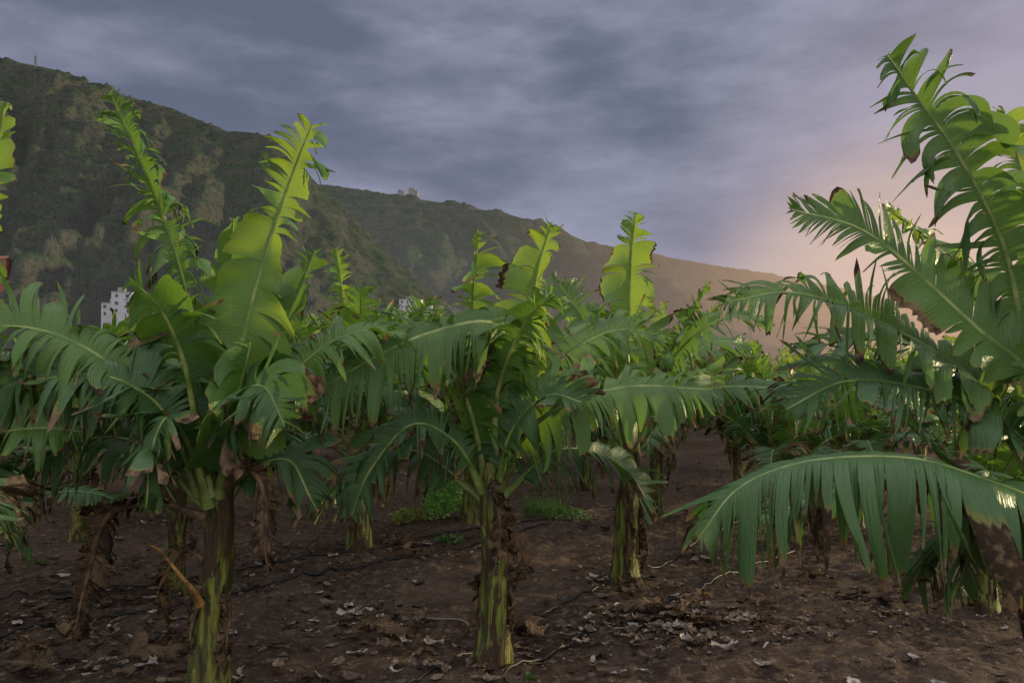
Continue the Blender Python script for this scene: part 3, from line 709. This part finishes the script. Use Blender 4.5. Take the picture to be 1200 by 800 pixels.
def tube(name, pts, r, mat, n=120, R=8):
    Cc = catmull(pts, n); V = []; F = []
    for i in range(n):
        p = Cc[i]
        Cc[i] = np.array([p[0] + .02 * math.sin(i * .17), p[1] + .03 * math.sin(i * .11), ground_fine(p[0], p[1]) + r * 1.3 + .006])
    T = nrmz(np.gradient(Cc, axis=0))
    for i in range(n):
        s = nrmz(np.cross(T[i], np.array([0, 0, 1.]))); u = np.cross(s, T[i])
        for k in range(R):
            a = 6.2832 * k / R; V.append(Cc[i] + s * math.cos(a) * r + u * math.sin(a) * r)
    for i in range(n - 1):
        for k in range(R):
            a = i * R + k; b = i * R + (k + 1) % R
            F.append((a, b, b + R, a + R))
    return mesh_obj(name, V, F, [mat])
M_HOSE = flat_mat('black_rubber', (.025, .025, .027), .5)
hl = dict(label='black irrigation hose lying on the soil', category='hose', group='irrigation hoses')
add('irrigation_hose', tube('irrigation_hose', [(-1.3, 3.3, 0), (-.6, 4.25, 0), (.1, 5.3, 0), (.8, 6.3, 0), (1.9, 7.9, 0), (3.2, 10, 0)], .009, M_HOSE, 220), **hl)
add('irrigation_hose', tube('irrigation_hose', [(-.8, 3.4, 0), (-.1, 4.35, 0), (.6, 5.3, 0), (1.4, 6.1, 0), (2.6, 7.4, 0)], .009, M_HOSE, 220), **hl)
add('irrigation_hose', tube('irrigation_hose', [(-5.0, 5.3, 0), (-3.8, 5.9, 0), (-2.2, 6.7, 0), (-.4, 8.3, 0), (1.4, 9.8, 0)], .009, M_HOSE, 260), **hl)
add('irrigation_hose', tube('irrigation_hose', [(-4.0, 4.4, 0), (-2.9, 5.3, 0), (-1.8, 6.3, 0), (-.6, 7.4, 0), (.4, 8.6, 0)], .009, M_HOSE, 260), **hl)

def weed(x, y, h, w, n, mat, label, seed, blade=False):
    rng = np.random.RandomState(seed); V = []; F = []
    for _ in range(n):
        a = rng.rand() * 6.28; r = w * math.sqrt(rng.rand()) * (.8 + .25 * math.sin(a * 3 + seed)); zt = h * (1 - (r / w) ** 2 * .6) * rng.uniform(.2, 1)
        p = np.array([math.cos(a) * r, math.sin(a) * r, zt])
        if blade:
            d = np.array([math.cos(a) * .4 + rng.randn() * .3, math.sin(a) * .4 + rng.randn() * .3, 1.2]); d /= np.linalg.norm(d)
            p = np.array([math.cos(a) * r * .6, math.sin(a) * r * .6, 0]); L = h * rng.uniform(.5, 1.1); s = .004
        else:
            d = rng.randn(3); d[2] = abs(d[2]) * .6; d /= np.linalg.norm(d); L = rng.uniform(.03, .065); s = L * .28
        sd = np.cross(d, rng.randn(3)); sd /= np.linalg.norm(sd); b = len(V)
        V += [p, p + d * L * .45 + sd * s, p + d * L + np.array([0, 0, -L * .15]), p + d * L * .45 - sd * s]
        F.append((b, b + 1, b + 2, b + 3))
    return add('weed', mesh_obj('weed', V, F, [mat], False), None, (x, y, ground_h(x, y)), label=label, category='weed', group='weeds on the plantation floor')
def weed_mat(nm, a, b):
    m, q = new_mat(nm); obj = q.n('ShaderNodeTexCoord').outputs['Object']
    c = q.mix(q.ramp(q.noise(obj, 12, 4), .35, .65), a, b)
    p = principled(q, c, .6); t = q.n('ShaderNodeBsdfTranslucent'); q.set(t.inputs[0], b)
    mx = q.n('ShaderNodeMixShader'); mx.inputs[0].default_value = .3; q.set(mx.inputs[1], p); q.set(mx.inputs[2], t.outputs[0]); q.set(q.out.inputs[0], mx.outputs[0]); return m
W1 = weed_mat('weed_green', (.10, .27, .05), (.22, .48, .10)); W2 = weed_mat('weed_yellow', (.16, .20, .03), (.33, .35, .08)); W3 = weed_mat('weed_dull', (.06, .13, .03), (.13, .25, .06))
weed(-.76, 8.9, .52, .30, 1300, W1, 'round bushy green weed on bare soil', 1)
weed(-1.12, 8.8, .15, .26, 500, W2, 'low yellow green weed on bare soil', 2)
weed(.35, 9.2, .34, .4, 320, W3, 'sparse tall grassy weed on bare soil', 3, True)
weed(.62, 9.0, .12, .3, 300, W3, 'low spreading green weed on soil', 4)
weed(-.6, 7.8, .06, .15, 120, W3, 'small low green weed on soil', 5)
weed(.1, 4.35, .03, .035, 22, W3, 'tiny green seedling sprouting from soil', 7)
fl = [(.75, 5.4, .4), (-2.6, 5.0, 2.6), (-1.1, 7.1, .1), (1.7, 5.6, 1.0), (-3.0, 4.7, .3), (.95, 5.95, 2.0), (-.9, 7.6, 2.7), (2.2, 6.2, .5), (-2.2, 5.6, 1.5), (1.35, 5.15, 2.4), (1.15, 5.5, .9), (-1.05, 5.05, .2), (.2, 5.0, 2.2), (-2.2, 4.6, .6), (-2.5, 4.4, 2.9)]
for i, (x, y, a) in enumerate(fl):
    L = random.uniform(.25, .5); c, s = math.cos(a), math.sin(a)
    me = leaf_mesh('fallen_leaf', [(0, 0, .03), (c * L * .3, s * L * .3, .06), (c * L * .7, s * L * .7, .05), (c * L, s * L, .03)], w=random.uniform(.06, .12), seed=900 + i, kind='dry', dr=.5, v=.2, tear=(.6, .8), crumple=.006, rb=.006, st=.04)
    add('fallen_leaf', me, None, (x, y, ground_h(x, y) + .02), label='crumpled dry brown leaf lying on the soil', category='fallen leaf', group='fallen leaves')
add('dry_stick', tube('dry_stick', [(-.66, 5.45, .03), (-.45, 5.4, .035), (-.28, 5.32, .03)], .007, flat_mat('dry_wood', (.3, .24, .18)), 20, 6), label='thin pale dry stick on the soil', category='stick')

# ------------------------------------------------------------------ world + sun
w = bpy.data.worlds.new('World'); scene.world = w; w.use_nodes = True
w.node_tree.nodes.clear(); q = NT(w.node_tree)
out = q.n('ShaderNodeOutputWorld'); bg = q.n('ShaderNodeBackground')
SAZ, SEL = math.radians(70), math.radians(8)
sky = q.n('ShaderNodeTexSky', sky_type='NISHITA'); sky.sun_disc = False; sky.sun_elevation = SEL; sky.sun_rotation = SAZ
g = q.n('ShaderNodeTexCoord').outputs['Generated']
nv = q.n('ShaderNodeVectorMath', operation='NORMALIZE'); q.set(nv.inputs[0], g); dirv = nv.outputs[0]
sp = q.n('ShaderNodeSeparateXYZ'); q.set(sp.inputs[0], dirv)
X, Y, Z = sp.outputs
cl = q.noise(q.mapping(dirv, (3.6, 3.6, 10.5), (3.1, 1.7, 2.4)), 1.0, 9, .56, .0)
cl2 = q.noise(q.mapping(dirv, (1.5, 1.5, 4.4), (5.1, 2.7, 1.0)), 1.0, 3, .5, .0)
cf = q.math('ADD', q.math('MULTIPLY', cl, .95), q.math('MULTIPLY', cl2, .35))
cf = q.math('ADD', cf, q.math('MULTIPLY', X, .13))
cf = q.math('ADD', cf, q.math('MULTIPLY', q.math('SUBTRACT', .3, Z), .18))
base = q.mix(q.ramp(cf, .48, .90), (.130, .150, .225), (.36, .37, .50))
low = q.math('SUBTRACT', 1.0, q.ramp(Z, .0, .32))
base = q.mix(q.math('MULTIPLY', low, .40), base, (.37, .35, .46))
def glow(d, p0, p1, col, amt, b):
    d = Vector(d).normalized()
    dt = q.n('ShaderNodeVectorMath', operation='DOT_PRODUCT'); q.set(dt.inputs[0], dirv); dt.inputs[1].default_value = d
    f = q.math('MULTIPLY', q.ramp(dt.outputs['Value'], p0, p1), amt)
    f = q.math('MULTIPLY', f, q.math('ADD', .65, q.math('MULTIPLY', cl, .6)), clamp=True)
    return q.mix(f, b, col)
base = glow((.70, 1, .04), .87, 1.0, (.52, .43, .48), .6, base)
base = glow((.52, 1, .00), .955, 1.0, (.84, .58, .43), .85, base)
back = q.ramp(q.math('MULTIPLY', Y, -1), -.10, .7)
base = q.mix(back, base, (.78, .77, .80))
base = q.mix(q.math('MULTIPLY', q.ramp(Z, .5, .95), .9), base, (1.40, 1.40, 1.46))
nish = q.n('ShaderNodeVectorMath', operation='SCALE'); q.set(nish.inputs[0], sky.outputs[0]); nish.inputs['Scale'].default_value = .05
fin = q.mix(.94, nish.outputs[0], base)
q.set(bg.inputs[0], fin); bg.inputs[1].default_value = 1.0
q.set(out.inputs[0], bg.outputs[0])

sl = bpy.data.lights.new('sun', 'SUN'); sl.energy = 4.2; sl.angle = math.radians(2.5); sl.color = (1, .80, .42)
so = add('sun', sl)
Sd = Vector((math.sin(SAZ) * math.cos(SEL), math.cos(SAZ) * math.cos(SEL), math.sin(SEL)))
so.rotation_euler = Sd.to_track_quat('Z', 'Y').to_euler(); so.location = Sd * 50

# ------------------------------------------------------------------ camera
cam = bpy.data.cameras.new('camera'); co = add('camera', cam); scene.camera = co
cam.lens = 28; cam.sensor_width = 36; cam.clip_end = 8000; cam.clip_start = .05
co.location = (0, 0, 1.7); co.rotation_euler = (math.radians(90 + 1.84), 0, 0)
print('plants', len(spots) + 7)
